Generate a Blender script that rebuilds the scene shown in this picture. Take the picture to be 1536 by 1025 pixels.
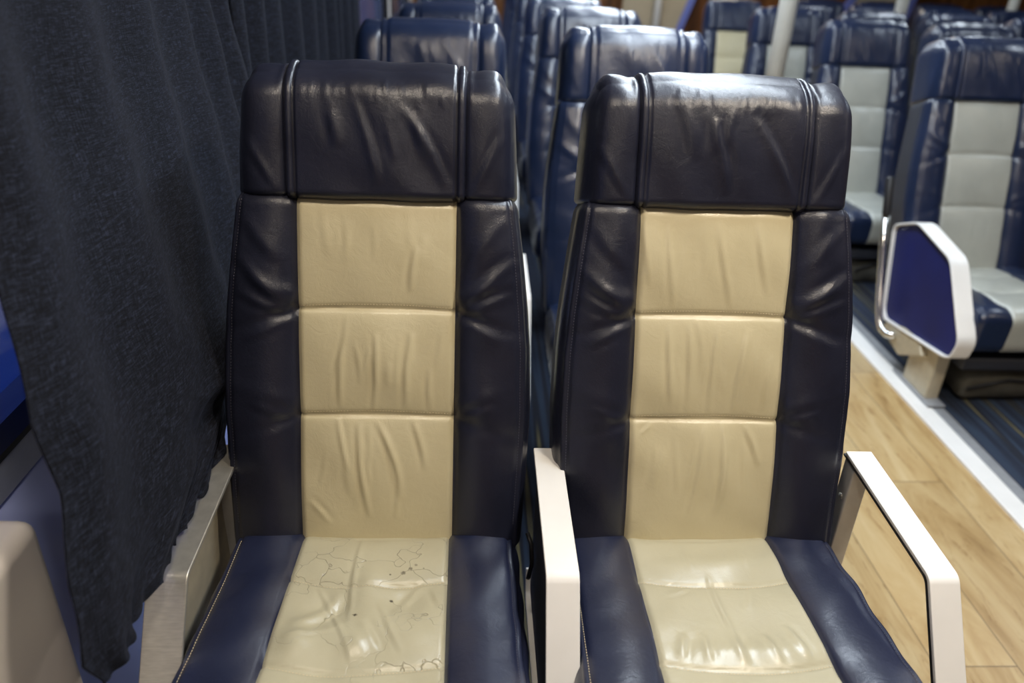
import bpy, math, random
import numpy as np
from mathutils import Matrix, Vector

# ------------------------------------------------------------------ scene, camera, light
scene = bpy.context.scene
for o in list(bpy.data.objects):
    bpy.data.objects.remove(o)
COL = scene.collection

CAMH = 1.34
FPX = 1165.0
p_, y_, r_ = 0.4814, -0.0592, 0.0456
cp, sp, cy, sy, cr, sr = math.cos(p_), math.sin(p_), math.cos(y_), math.sin(y_), math.cos(r_), math.sin(r_)
Bm = np.array([[1, 0, 0], [0, 0, -1], [0, 1, 0]], float)
Rx = np.array([[1, 0, 0], [0, cp, sp], [0, -sp, cp]])
Rz = np.array([[cy, -sy, 0], [sy, cy, 0], [0, 0, 1]])
Rr = np.array([[cr, -sr, 0], [sr, cr, 0], [0, 0, 1]])
RC = Rz @ Rx @ Bm @ Rr
cam_d = bpy.data.cameras.new('camera')
cam = bpy.data.objects.new('camera', cam_d)
COL.objects.link(cam)
M4 = Matrix([[*RC[0], 0], [*RC[1], 0], [*RC[2], CAMH], [0, 0, 0, 1]])
cam.matrix_world = M4
cam_d.sensor_width = 36.0
cam_d.lens = FPX / 1536.0 * 36.0
cam_d.clip_start = 0.05
cam_d.dof.use_dof = True
cam_d.dof.focus_distance = 1.16
cam_d.dof.aperture_fstop = 2.6
scene.camera = cam

vs = scene.view_settings
vs.view_transform = 'Standard'
vs.look = 'None'
vs.gamma = 1.0
vs.use_curve_mapping = False
vs.exposure = -0.12

world = bpy.data.worlds.new('dusk')
scene.world = world
world.use_nodes = True
world.node_tree.nodes['Background'].inputs[0].default_value = (0.011, 0.034, 0.19, 1)
world.node_tree.nodes['Background'].inputs[1].default_value = 1.0


def area(name, loc, size, power, col, rot=(0, 0, 0), sy=None):
    d = bpy.data.lights.new(name, 'AREA')
    d.energy = power
    d.color = col
    d.size = size
    if sy:
        d.shape = 'RECTANGLE'
        d.size_y = sy
    o = bpy.data.objects.new(name, d)
    o.location = loc
    o.rotation_euler = rot
    COL.objects.link(o)
    return o


WARM = (1.0, 0.87, 0.70)
COOL = (0.80, 0.90, 1.0)
CEIL = 2.25
# ceiling lamps of the cabin: (x, y, size x, size y, watts, colour)
LAMPS = [
    (0.80, 0.48, 0.18, 0.18, 17, WARM),
    (-0.10, 0.42, 0.18, 0.18, 9, WARM),
    (0.72, 1.75, 0.20, 1.60, 33, COOL),
    (0.80, 3.60, 0.22, 1.30, 26, COOL),
    (0.80, 5.20, 0.22, 1.30, 24, COOL),
    (0.80, 6.90, 0.22, 1.30, 16, COOL),
    (3.0, 2.6, 0.16, 1.00, 9, COOL),
    (3.0, 5.0, 0.16, 1.00, 12, COOL),
    (3.0, 0.4, 0.16, 1.00, 7, WARM),
    (0.30, -1.2, 0.30, 0.30, 6, WARM),
    (2.2, 7.4, 0.3, 0.3, 14, WARM),
]
for lx, ly, sx, sy_, w, c in LAMPS:
    area('ceiling_lamp_light', (lx, ly, CEIL - 0.045), sx, w, c, sy=sy_)


# ------------------------------------------------------------------ materials
def mat(name):
    m = bpy.data.materials.new(name)
    m.use_nodes = True
    nt = m.node_tree
    b = nt.nodes['Principled BSDF']
    return m, nt, b


def N(nt, t, **kw):
    n = nt.nodes.new(t)
    for k, v in kw.items():
        if k.startswith('i_'):
            n.inputs[k[2:].replace('_', ' ')].default_value = v
        else:
            setattr(n, k, v)
    return n


def ramp(nt, fac, stops):
    r = nt.nodes.new('ShaderNodeValToRGB')
    el = r.color_ramp.elements
    while len(el) > 1:
        el.remove(el[-1])
    el[0].position = stops[0][0]
    el[0].color = (*stops[0][1], 1)
    for p, c in stops[1:]:
        e = el.new(p)
        e.color = (*c, 1)
    nt.links.new(fac, r.inputs[0])
    return r.outputs[0]


def leather(name, c1, c2, rough=0.36, grain=0.22, wear=None, crack=0.0, spots=None, spec=0.5):
    m, nt, b = mat(name)
    L = nt.links.new
    tc = N(nt, 'ShaderNodeTexCoord')
    big = N(nt, 'ShaderNodeTexNoise', i_Scale=9.0, i_Detail=5.0, i_Roughness=0.6)
    L(tc.outputs['Object'], big.inputs['Vector'])
    col = ramp(nt, big.outputs['Fac'], [(0.3, c1), (0.7, c2)])
    # pebble grain
    vo = N(nt, 'ShaderNodeTexVoronoi', i_Scale=620.0, feature='DISTANCE_TO_EDGE')
    L(tc.outputs['Object'], vo.inputs['Vector'])
    fine = N(nt, 'ShaderNodeTexNoise', i_Scale=190.0, i_Detail=4.0, i_Roughness=0.65)
    L(tc.outputs['Object'], fine.inputs['Vector'])
    cre = N(nt, 'ShaderNodeTexNoise', i_Scale=38.0, i_Detail=6.0, i_Roughness=0.65, i_Distortion=1.2)
    L(tc.outputs['Object'], cre.inputs['Vector'])
    mx = N(nt, 'ShaderNodeMath', operation='MULTIPLY_ADD')
    L(vo.outputs['Distance'], mx.inputs[0])
    mx.inputs[1].default_value = 0.9
    L(fine.outputs['Fac'], mx.inputs[2])
    b1 = N(nt, 'ShaderNodeBump', i_Strength=grain * 0.62, i_Distance=0.0011)
    L(mx.outputs[0], b1.inputs['Height'])
    b2 = N(nt, 'ShaderNodeBump', i_Strength=0.17, i_Distance=0.004)
    L(cre.outputs['Fac'], b2.inputs['Height'])
    L(b1.outputs[0], b2.inputs['Normal'])
    out = b2.outputs[0]
    if crack > 0:
        dis = N(nt, 'ShaderNodeTexNoise', i_Scale=14.0, i_Detail=3.0)
        L(tc.outputs['Object'], dis.inputs['Vector'])
        sc = N(nt, 'ShaderNodeMix', data_type='VECTOR', i_Factor=0.12)
        L(tc.outputs['Object'], sc.inputs[4])
        L(dis.outputs['Color'], sc.inputs[5])
        v2 = N(nt, 'ShaderNodeTexVoronoi', i_Scale=13.0, feature='DISTANCE_TO_EDGE')
        L(sc.outputs[1], v2.inputs['Vector'])
        mask = N(nt, 'ShaderNodeTexNoise', i_Scale=11.0, i_Detail=1.0)
        L(tc.outputs['Object'], mask.inputs['Vector'])
        line = N(nt, 'ShaderNodeMapRange')
        L(v2.outputs['Distance'], line.inputs['Value'])
        line.inputs['From Min'].default_value = 0.0
        line.inputs['From Max'].default_value = 0.009
        line.inputs['To Min'].default_value = 1.0
        line.inputs['To Max'].default_value = 0.0
        mk = N(nt, 'ShaderNodeMapRange')
        L(mask.outputs['Fac'], mk.inputs['Value'])
        mk.inputs['From Min'].default_value = 0.38
        mk.inputs['From Max'].default_value = 0.55
        ml = N(nt, 'ShaderNodeMath', operation='MULTIPLY')
        L(line.outputs[0], ml.inputs[0])
        L(mk.outputs[0], ml.inputs[1])
        ms = N(nt, 'ShaderNodeMath', operation='MULTIPLY')
        L(ml.outputs[0], ms.inputs[0])
        ms.inputs[1].default_value = crack
        mc = N(nt, 'ShaderNodeMix', data_type='RGBA')
        L(ms.outputs[0], mc.inputs[0])
        L(col, mc.inputs[6])
        mc.inputs[7].default_value = (c1[0] * .35, c1[1] * .33, c1[2] * .35, 1)
        col = mc.outputs[2]
        b3 = N(nt, 'ShaderNodeBump', i_Strength=0.55, i_Distance=0.002, invert=True)
        L(ml.outputs[0], b3.inputs['Height'])
        L(out, b3.inputs['Normal'])
        out = b3.outputs[0]
    if wear:
        wn = N(nt, 'ShaderNodeTexNoise', i_Scale=60.0, i_Detail=8.0, i_Roughness=0.75, i_Distortion=0.6)
        L(tc.outputs['Object'], wn.inputs['Vector'])
        wr = N(nt, 'ShaderNodeMapRange')
        L(wn.outputs['Fac'], wr.inputs['Value'])
        wr.inputs['From Min'].default_value = 0.66
        wr.inputs['From Max'].default_value = 0.80
        wr.inputs['To Max'].default_value = 0.5
        mc = N(nt, 'ShaderNodeMix', data_type='RGBA')
        L(wr.outputs[0], mc.inputs[0])
        L(col, mc.inputs[6])
        mc.inputs[7].default_value = (*wear, 1)
        col = mc.outputs[2]
    for (sx, sy1, sz, rad, dk) in (spots or []):
        vd = N(nt, 'ShaderNodeVectorMath', operation='DISTANCE')
        nn = N(nt, 'ShaderNodeTexNoise', i_Scale=300.0, i_Detail=2.0)
        L(tc.outputs['Object'], nn.inputs['Vector'])
        fl = N(nt, 'ShaderNodeVectorMath', operation='MULTIPLY')
        L(tc.outputs['Object'], fl.inputs[0])
        fl.inputs[1].default_value = (1, 1, 0)
        L(fl.outputs[0], vd.inputs[0])
        vd.inputs[1].default_value = (sx, sy1, 0)
        ad = N(nt, 'ShaderNodeMath', operation='MULTIPLY_ADD')
        L(nn.outputs['Fac'], ad.inputs[0])
        ad.inputs[1].default_value = rad * 1.6
        L(vd.outputs['Value'], ad.inputs[2])
        mr = N(nt, 'ShaderNodeMapRange')
        L(ad.outputs[0], mr.inputs['Value'])
        mr.inputs['From Min'].default_value = rad * 1.4
        mr.inputs['From Max'].default_value = rad * 2.0
        mr.inputs['To Min'].default_value = dk
        mr.inputs['To Max'].default_value = 0.0
        mc = N(nt, 'ShaderNodeMix', data_type='RGBA')
        L(mr.outputs[0], mc.inputs[0])
        L(col, mc.inputs[6])
        mc.inputs[7].default_value = (0.03, 0.022, 0.015, 1)
        col = mc.outputs[2]
    L(col, b.inputs['Base Color'])
    rr = N(nt, 'ShaderNodeMapRange')
    L(big.outputs['Fac'], rr.inputs['Value'])
    rr.inputs['To Min'].default_value = rough - 0.06
    rr.inputs['To Max'].default_value = rough + 0.10
    L(rr.outputs[0], b.inputs['Roughness'])
    b.inputs['Specular IOR Level'].default_value = spec
    b.inputs['Coat Weight'].default_value = 0.42
    b.inputs['Coat Roughness'].default_value = 0.20
    L(out, b.inputs['Coat Normal'])
    L(out, b.inputs['Normal'])
    return m


def plain(name, c, rough=0.5, metal=0.0, noise=0.06, scale=40, bump=0.0, spec=0.5, stretch=None):
    m, nt, b = mat(name)
    L = nt.links.new
    tc = N(nt, 'ShaderNodeTexCoord')
    n = N(nt, 'ShaderNodeTexNoise', i_Scale=float(scale), i_Detail=4.0)
    if stretch:
        mp = N(nt, 'ShaderNodeMapping')
        mp.inputs['Scale'].default_value = stretch
        L(tc.outputs['Object'], mp.inputs['Vector'])
        L(mp.outputs[0], n.inputs['Vector'])
    else:
        L(tc.outputs['Object'], n.inputs['Vector'])
    lo = tuple(max(0, x * (1 - noise)) for x in c)
    hi = tuple(min(1, x * (1 + noise)) for x in c)
    L(ramp(nt, n.outputs['Fac'], [(0.3, lo), (0.7, hi)]), b.inputs['Base Color'])
    b.inputs['Roughness'].default_value = rough
    b.inputs['Metallic'].default_value = metal
    b.inputs['Specular IOR Level'].default_value = spec
    if bump:
        bp = N(nt, 'ShaderNodeBump', i_Strength=bump, i_Distance=0.002)
        L(n.outputs['Fac'], bp.inputs['Height'])
        L(bp.outputs[0], b.inputs['Normal'])
    return m


M = {}
M['navy'] = leather('navy leather', (0.010, 0.0115, 0.023), (0.0155, 0.0175, 0.034), 0.36, 0.34, wear=(0.026, 0.028, 0.042), spec=0.32)
M['navy_seat'] = leather('navy seat leather', (0.011, 0.015, 0.040), (0.016, 0.021, 0.052), 0.37, 0.22, wear=(0.06, 0.065, 0.10))
M['blue'] = leather('blue leather', (0.008, 0.016, 0.045), (0.011, 0.021, 0.060), 0.32, 0.15)
M['cream'] = leather('cream leather', (0.565, 0.50, 0.322), (0.61, 0.545, 0.358), 0.38, 0.20, spec=0.45)
M['cream_seat'] = leather('cream worn seat leather', (0.46, 0.43, 0.31), (0.51, 0.48, 0.35), 0.29, 0.20)
M['cream_cracked'] = leather('cream cracked seat leather', (0.44, 0.405, 0.285), (0.50, 0.465, 0.33), 0.30, 0.2, crack=0.40,
                             spots=[(0.036, -0.147, 0, 0.0026, 0.95), (-0.010, -0.180, 0, 0.0030, 0.95),
                                    (0.049, -0.096, 0, 0.0034, 0.6), (0.059, -0.088, 0, 0.0030, 0.6), (0.030, -0.100, 0, 0.0016, 0.7), (0.066, -0.080, 0, 0.0022, 0.5), (0.078, -0.086, 0, 0.0012, 0.5)])
M['grey'] = leather('pale grey leather', (0.40, 0.41, 0.37), (0.46, 0.47, 0.42), 0.40, 0.12)
M['pole'] = plain('beige enamelled pole', (0.62, 0.60, 0.54), 0.35, noise=0.03)
M['shell'] = plain('dark grey seat side', (0.030, 0.033, 0.045), 0.6, bump=0.1, scale=300)
M['black'] = plain('black rubber', (0.012, 0.012, 0.014), 0.5)
M['white'] = plain('white enamel', (0.86, 0.85, 0.83), 0.30, scale=12, noise=0.03, bump=0.02)
M['steel'] = plain('brushed aluminium', (0.60, 0.58, 0.53), 0.34, 0.75, scale=60, stretch=(1, 1, 8), noise=0.1)
M['post'] = plain('light grey post', (0.62, 0.61, 0.60), 0.4, 0.2, noise=0.05)
M['lavender'] = plain('wall panel with painted blue light', (0.42, 0.50, 0.95), 0.38, noise=0.04, scale=4)  # blue light falling on the lower wall is put into this colour
M['greymetal'] = plain('grey painted metal', (0.33, 0.34, 0.36), 0.42, 0.3, noise=0.1)
M['beige_metal'] = plain('beige painted metal', (0.52, 0.46, 0.34), 0.4, 0.15, noise=0.08)
M['chrome'] = plain('chrome', (0.8, 0.8, 0.78), 0.12, 1.0, noise=0.02)
M['thread'] = plain('cream thread', (0.62, 0.52, 0.34), 0.7)
M['navythread'] = plain('navy thread', (0.05, 0.05, 0.075), 0.6)
M['bluefabric'] = plain('deep blue vinyl', (0.004, 0.011, 0.110), 0.45, spec=0.25, bump=0.15, scale=8, noise=0.15)
M['bag'] = plain('grey brown fabric', (0.085, 0.08, 0.065), 0.75, bump=0.5, scale=14, noise=0.25)
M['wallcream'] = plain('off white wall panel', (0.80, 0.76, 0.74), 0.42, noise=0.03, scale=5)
M['bluewall'] = plain('blue grey frame', (0.40, 0.45, 0.62), 0.35, noise=0.05)
M['beige_panel'] = plain('beige partition', (0.42, 0.36, 0.26), 0.5, noise=0.06, scale=6)
M['bluetrim'] = plain('blue edging', (0.16, 0.20, 0.55), 0.4)
M['ceiling'] = plain('ceiling panel', (0.62, 0.60, 0.57), 0.6, noise=0.03)


def wood_wall():
    m, nt, b = mat('brown wood panelling')
    L = nt.links.new
    tc = N(nt, 'ShaderNodeTexCoord')
    mp = N(nt, 'ShaderNodeMapping')
    mp.inputs['Scale'].default_value = (9, 9, 1.2)
    mp.inputs['Rotation'].default_value = (0, 0.25, 0)
    L(tc.outputs['Object'], mp.inputs['Vector'])
    n = N(nt, 'ShaderNodeTexNoise', i_Scale=1.3, i_Detail=6.0, i_Distortion=0.8)
    L(mp.outputs[0], n.inputs['Vector'])
    L(ramp(nt, n.outputs['Fac'], [(0.32, (0.05, 0.018, 0.006)), (0.5, (0.18, 0.07, 0.02)), (0.68, (0.32, 0.14, 0.04))]), b.inputs['Base Color'])
    b.inputs['Roughness'].default_value = 0.4
    return m


def plank_floor():
    m, nt, b = mat('light oak planks')
    L = nt.links.new
    tc = N(nt, 'ShaderNodeTexCoord')
    sep = N(nt, 'ShaderNodeSeparateXYZ')
    L(tc.outputs['Object'], sep.inputs[0])

    def mth(op, a, bb=None, c=None):
        q = N(nt, 'ShaderNodeMath', operation=op)
        for i, v in enumerate((a, bb, c)):
            if v is None:
                continue
            if isinstance(v, (int, float)):
                q.inputs[i].default_value = v
            else:
                L(v, q.inputs[i])
        return q.outputs[0]
    u = mth('DIVIDE', mth('SUBTRACT', sep.outputs[0], 0.998), 0.1805)
    row = mth('FLOOR', u)
    fu = mth('FRACT', u)
    wn = N(nt, 'ShaderNodeTexWhiteNoise', noise_dimensions='1D')
    L(row, wn.inputs['W'])
    # joints sit at y 1.105 (row 0) and 1.739 (row 1) in boards 1.26 m long
    off = mth('MULTIPLY_ADD', row, -0.634, -1.105)
    v = mth('DIVIDE', mth('ADD', sep.outputs[1], off), 1.26)
    colid = mth('FLOOR', v)
    fv = mth('FRACT', v)
    w2 = N(nt, 'ShaderNodeTexWhiteNoise', noise_dimensions='2D')
    cmb = N(nt, 'ShaderNodeCombineXYZ')
    L(row, cmb.inputs[0])
    L(colid, cmb.inputs[1])
    L(cmb.outputs[0], w2.inputs['Vector'])
    # grain
    cv = N(nt, 'ShaderNodeCombineXYZ')
    L(mth('MULTIPLY_ADD', w2.outputs['Value'], 7.0, mth('MULTIPLY', sep.outputs[0], 7.0)), cv.inputs[0])
    L(mth('MULTIPLY_ADD', w2.outputs['Value'], 11.0, mth('MULTIPLY', sep.outputs[1], 1.3)), cv.inputs[1])
    g = N(nt, 'ShaderNodeTexNoise', i_Scale=1.6, i_Detail=7.0, i_Roughness=0.62, i_Distortion=1.1)
    L(cv.outputs[0], g.inputs['Vector'])
    col = ramp(nt, g.outputs['Fac'], [(0.28, (0.29, 0.175, 0.065)), (0.42, (0.42, 0.28, 0.12)), (0.55, (0.50, 0.36, 0.175)), (0.72, (0.57, 0.44, 0.24))])
    vein = N(nt, 'ShaderNodeTexNoise', i_Scale=3.2, i_Detail=9.0, i_Roughness=0.7, i_Distortion=2.5)
    L(cv.outputs[0], vein.inputs['Vector'])
    vr = ramp(nt, vein.outputs['Fac'], [(0.36, (0.62, 0.52, 0.40)), (0.44, (1, 1, 1))])
    mv = N(nt, 'ShaderNodeMix', data_type='RGBA', blend_type='MULTIPLY', i_Factor=0.8)
    L(col, mv.inputs[6])
    L(vr, mv.inputs[7])
    tone = N(nt, 'ShaderNodeMapRange')
    L(w2.outputs['Value'], tone.inputs['Value'])
    tone.inputs['To Min'].default_value = 0.86
    tone.inputs['To Max'].default_value = 1.06
    mt = N(nt, 'ShaderNodeVectorMath', operation='SCALE')
    L(mv.outputs[2], mt.inputs[0])
    L(tone.outputs[0], mt.inputs['Scale'])
    # gaps
    eu = mth('MINIMUM', fu, mth('SUBTRACT', 1.0, fu))
    ev = mth('MINIMUM', fv, mth('SUBTRACT', 1.0, fv))
    gu = mth('LESS_THAN', eu, 0.008)
    gv = mth('LESS_THAN', ev, 0.0013)
    gap = mth('MAXIMUM', gu, gv)
    mg = N(nt, 'ShaderNodeMix', data_type='RGBA')
    L(mth('MULTIPLY', gap, 0.75), mg.inputs[0])
    L(mt.outputs[0], mg.inputs[6])
    mg.inputs[7].default_value = (0.12, 0.08, 0.04, 1)
    L(mg.outputs[2], b.inputs['Base Color'])
    b.inputs['Roughness'].default_value = 0.36
    bp = N(nt, 'ShaderNodeBump', i_Strength=0.12, i_Distance=0.002)
    L(g.outputs['Fac'], bp.inputs['Height'])
    L(bp.outputs[0], b.inputs['Normal'])
    return m


def carpet():
    m, nt, b = mat('striped navy carpet')
    L = nt.links.new
    tc = N(nt, 'ShaderNodeTexCoord')
    mp = N(nt, 'ShaderNodeMapping')
    mp.inputs['Scale'].default_value = (26, 0.5, 1)
    L(tc.outputs['Object'], mp.inputs['Vector'])
    n = N(nt, 'ShaderNodeTexNoise', i_Scale=1.0, i_Detail=1.0)
    L(mp.outputs[0], n.inputs['Vector'])
    c = ramp(nt, n.outputs['Fac'], [(0.0, (0.010, 0.014, 0.030)), (0.45, (0.014, 0.022, 0.045)), (0.50, (0.03, 0.05, 0.09)), (0.54, (0.012, 0.016, 0.03)), (0.585, (0.012, 0.016, 0.03)), (0.60, (0.22, 0.19, 0.09)), (0.62, (0.012, 0.016, 0.03)), (1.0, (0.012, 0.016, 0.03))])
    f = N(nt, 'ShaderNodeTexNoise', i_Scale=350.0)
    L(tc.outputs['Object'], f.inputs['Vector'])
    bp = N(nt, 'ShaderNodeBump', i_Strength=0.8, i_Distance=0.003)
    L(f.outputs['Fac'], bp.inputs['Height'])
    L(c, b.inputs['Base Color'])
    L(bp.outputs[0], b.inputs['Normal'])
    b.inputs['Roughness'].default_value = 0.95
    return m


def curtain_mat():
    m, nt, b = mat('charcoal melange curtain')
    L = nt.links.new
    tc = N(nt, 'ShaderNodeTexCoord')

    def streak(s):
        mp = N(nt, 'ShaderNodeMapping')
        mp.inputs['Scale'].default_value = s
        L(tc.outputs['UV'], mp.inputs['Vector'])
        n = N(nt, 'ShaderNodeTexNoise', i_Scale=1.0, i_Detail=3.0, i_Roughness=0.6)
        L(mp.outputs[0], n.inputs['Vector'])
        return n.outputs['Fac']
    a = streak((80, 620, 1))
    c = streak((620, 60, 1))
    d = streak((30, 240, 1))
    s = N(nt, 'ShaderNodeMath', operation='ADD')
    L(a, s.inputs[0])
    L(c, s.inputs[1])
    s2 = N(nt, 'ShaderNodeMath', operation='MULTIPLY_ADD')
    L(d, s2.inputs[0])
    s2.inputs[1].default_value = 0.7
    L(s.outputs[0], s2.inputs[2])
    h = N(nt, 'ShaderNodeMath', operation='MULTIPLY')
    L(s2.outputs[0], h.inputs[0])
    h.inputs[1].default_value = 0.37
    col = ramp(nt, h.outputs[0], [(0.38, (0.0020, 0.0022, 0.0035)), (0.50, (0.0075, 0.0085, 0.0135)), (0.62, (0.026, 0.032, 0.056))])
    L(col, b.inputs['Base Color'])
    b.inputs['Roughness'].default_value = 0.9
    b.inputs['Sheen Weight'].default_value = 0.035
    b.inputs['Sheen Tint'].default_value = (0.5, 0.6, 1.0, 1)
    b.inputs['Sheen Roughness'].default_value = 0.5
    b.inputs['Specular IOR Level'].default_value = 0.15
    bp = N(nt, 'ShaderNodeBump', i_Strength=0.5, i_Distance=0.0015)
    L(h.outputs[0], bp.inputs['Height'])
    L(bp.outputs[0], b.inputs['Normal'])
    return m


def glass_mat():
    m, nt, b = mat('window glass')
    b.inputs['Base Color'].default_value = (0.55, 0.65, 0.9, 1)
    b.inputs['Roughness'].default_value = 0.03
    b.inputs['Transmission Weight'].default_value = 0.9
    b.inputs['IOR'].default_value = 1.45
    return m


def emit(name, c, s):
    m, nt, b = mat(name)
    b.inputs['Base Color'].default_value = (*c, 1)
    b.inputs['Emission Color'].default_value = (*c, 1)
    b.inputs['Emission Strength'].default_value = s
    return m


M['wood'] = wood_wall()
M['floor'] = plank_floor()
M['carpet'] = carpet()
M['curtain'] = curtain_mat()
M['glass'] = glass_mat()
M['lampw'] = emit('warm lamp diffuser', WARM, 8)
M['lampc'] = emit('cool lamp diffuser', COOL, 8)


# ------------------------------------------------------------------ helpers
def mesh_obj(name, V, F, m, parent=None, smooth=True, uv=None):
    me = bpy.data.meshes.new(name)
    me.from_pydata([tuple(map(float, v)) for v in V], [], [tuple(map(int, f)) for f in F])
    me.materials.append(m)
    if smooth:
        me.polygons.foreach_set('use_smooth', [True] * len(me.polygons))
    if uv is not None:
        l = me.uv_layers.new(name='UVMap')
        idx = np.empty(len(me.loops), dtype=np.int64)
        me.loops.foreach_get('vertex_index', idx)
        l.data.foreach_set('uv', np.asarray(uv)[idx].ravel())
    me.update()
    o = bpy.data.objects.new(name, me)
    COL.objects.link(o)
    if parent is not None:
        o.parent = parent
    return o


def tag(o, label=None, cat=None, group=None, kind=None):
    if label:
        o['label'] = label
    if cat:
        o['category'] = cat
    if group:
        o['group'] = group
    if kind:
        o['kind'] = kind
    return o


def empty(name, loc):
    o = bpy.data.objects.new(name, None)
    o.empty_display_size = 0.1
    o.location = loc
    COL.objects.link(o)
    return o


def lin(a, b, step, brk=()):
    pts = sorted(set([a, b] + [x for x in brk if a < x < b]))
    out = [pts[0]]
    for p, q in zip(pts[:-1], pts[1:]):
        n = max(1, int(math.ceil((q - p) / step)))
        out += [p + (q - p) * (i + 1) / n for i in range(n)]
    return np.array(out)


def soft_map(P, lo, hi, r):
    """round the box lattice points: returns rounded position and outward direction"""
    r = np.array(r, float)
    rl, rh = (r[0], r[1]) if r.ndim == 2 else (r, r)
    core = np.clip(P, np.array(lo) + rl, np.array(hi) - rh)
    r = np.where(P < core, rl, rh)
    off = (P - core) / r
    ln = np.linalg.norm(off, axis=1, keepdims=True)
    ln[ln == 0] = 1
    # equal-angle spacing along the round
    d = off / ln
    return core + d * r, d


def block(xs, ys, zs, r, shape, classify=None, skip=()):
    """closed rounded block on a lattice; shape(P, Q, D) -> final points. returns dict key -> (V, F)"""
    nx, ny, nz = len(xs), len(ys), len(zs)
    ids = {}
    V = []
    faces = []

    def vid(i, j, k):
        key = (i * ny + j) * nz + k
        q = ids.get(key)
        if q is None:
            q = len(V)
            ids[key] = q
            V.append((xs[i], ys[j], zs[k]))
        return q
    for k, flip in ((0, True), (nz - 1, False)):
        if ('z', k > 0) in skip:
            continue
        for i in range(nx - 1):
            for j in range(ny - 1):
                f = (vid(i, j, k), vid(i + 1, j, k), vid(i + 1, j + 1, k), vid(i, j + 1, k))
                faces.append(f[::-1] if flip else f)
    for j, flip in ((0, False), (ny - 1, True)):
        if ('y', j > 0) in skip:
            continue
        for i in range(nx - 1):
            for k in range(nz - 1):
                f = (vid(i, j, k), vid(i + 1, j, k), vid(i + 1, j, k + 1), vid(i, j, k + 1))
                faces.append(f[::-1] if flip else f)
    for i, flip in ((0, True), (nx - 1, False)):
        for j in range(ny - 1):
            for k in range(nz - 1):
                f = (vid(i, j, k), vid(i, j + 1, k), vid(i, j + 1, k + 1), vid(i, j, k + 1))
                faces.append(f[::-1] if flip else f)
    P = np.array(V)
    lo = (xs[0], ys[0], zs[0])
    hi = (xs[-1], ys[-1], zs[-1])
    Q, D = soft_map(P, lo, hi, r)
    R = shape(P, Q, D)
    F = np.array(faces)
    if classify is None:
        return {'all': (R, F)}
    C = P[F].mean(axis=1)
    keys = classify(C)
    out = {}
    for kx in sorted(set(keys)):
        sel = F[keys == kx]
        u, inv = np.unique(sel, return_inverse=True)
        out[kx] = (R[u], inv.reshape(sel.shape))
    return out


def boxmesh(parts):
    """parts: list of (x0,y0,z0,x1,y1,z1)"""
    V, F = [], []
    for x0, y0, z0, x1, y1, z1 in parts:
        b = len(V)
        V += [(x0, y0, z0), (x1, y0, z0), (x1, y1, z0), (x0, y1, z0), (x0, y0, z1), (x1, y0, z1), (x1, y1, z1), (x0, y1, z1)]
        F += [(b, b + 3, b + 2, b + 1), (b + 4, b + 5, b + 6, b + 7), (b, b + 1, b + 5, b + 4), (b + 1, b + 2, b + 6, b + 5), (b + 2, b + 3, b + 7, b + 6), (b + 3, b, b + 4, b + 7)]
    return V, F


def box(name, x0, y0, z0, x1, y1, z1, m, parent=None, bevel=0.0, seg=3):
    V, F = boxmesh([(x0, y0, z0, x1, y1, z1)])
    o = mesh_obj(name, V, F, m, parent, smooth=False)
    if bevel:
        bv = o.modifiers.new('bevel', 'BEVEL')
        bv.width = bevel
        bv.segments = seg
        for p in o.data.polygons:
            p.use_smooth = True
        o.modifiers.new('wn', 'WEIGHTED_NORMAL')
    return o


def strip_prism(name, path, thick, x0, x1, m, parent=None, closed=False, bevel=0.0015):
    """a flat bar of given thickness following a (y,z) path, spanning x0..x1"""
    P = np.array(path, float)
    n = len(P)
    nor = []
    for i in range(n):
        a = P[(i - 1) % n] if (closed or i > 0) else P[i]
        b = P[(i + 1) % n] if (closed or i < n - 1) else P[i]
        t = b - a
        t /= np.linalg.norm(t)
        nor.append((-t[1], t[0]))
    nor = np.array(nor)
    Q = P - nor * thick
    V, F = [], []
    for i in range(n):
        V += [(x0, *P[i]), (x1, *P[i]), (x1, *Q[i]), (x0, *Q[i])]
    rng = range(n if closed else n - 1)
    for i in rng:
        a = 4 * i
        b = 4 * ((i + 1) % n)
        for k in range(4):
            F.append((a + k, a + (k + 1) % 4, b + (k + 1) % 4, b + k))
    if not closed:
        F.append((0, 3, 2, 1))
        e = 4 * (n - 1)
        F.append((e, e + 1, e + 2, e + 3))
    o = mesh_obj(name, V, F, m, parent, smooth=False)
    fix_normals(o)
    if bevel:
        bv = o.modifiers.new('bevel', 'BEVEL')
        bv.width = bevel
        bv.segments = 2
        bv.limit_method = 'ANGLE'
        bv.angle_limit = math.radians(50)
        o.data.polygons.foreach_set('use_smooth', [True] * len(o.data.polygons))
        o.modifiers.new('wn', 'WEIGHTED_NORMAL')
    return o


def fix_normals(o):
    import bmesh
    bm = bmesh.new()
    bm.from_mesh(o.data)
    bmesh.ops.recalc_face_normals(bm, faces=bm.faces)
    bm.to_mesh(o.data)
    bm.free()


def prism_x(name, poly, x0, x1, m, parent=None, bevel=0.0):
    V = [(x0, y, z) for y, z in poly] + [(x1, y, z) for y, z in poly]
    n = len(poly)
    F = [tuple(range(n))[::-1], tuple(range(n, 2 * n))] + [(i, (i + 1) % n, n + (i + 1) % n, n + i) for i in range(n)]
    o = mesh_obj(name, V, F, m, parent, smooth=False)
    fix_normals(o)
    if bevel:
        bv = o.modifiers.new('bevel', 'BEVEL')
        bv.width = bevel
        bv.segments = 2
        bv.limit_method = 'ANGLE'
    return o


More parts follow.
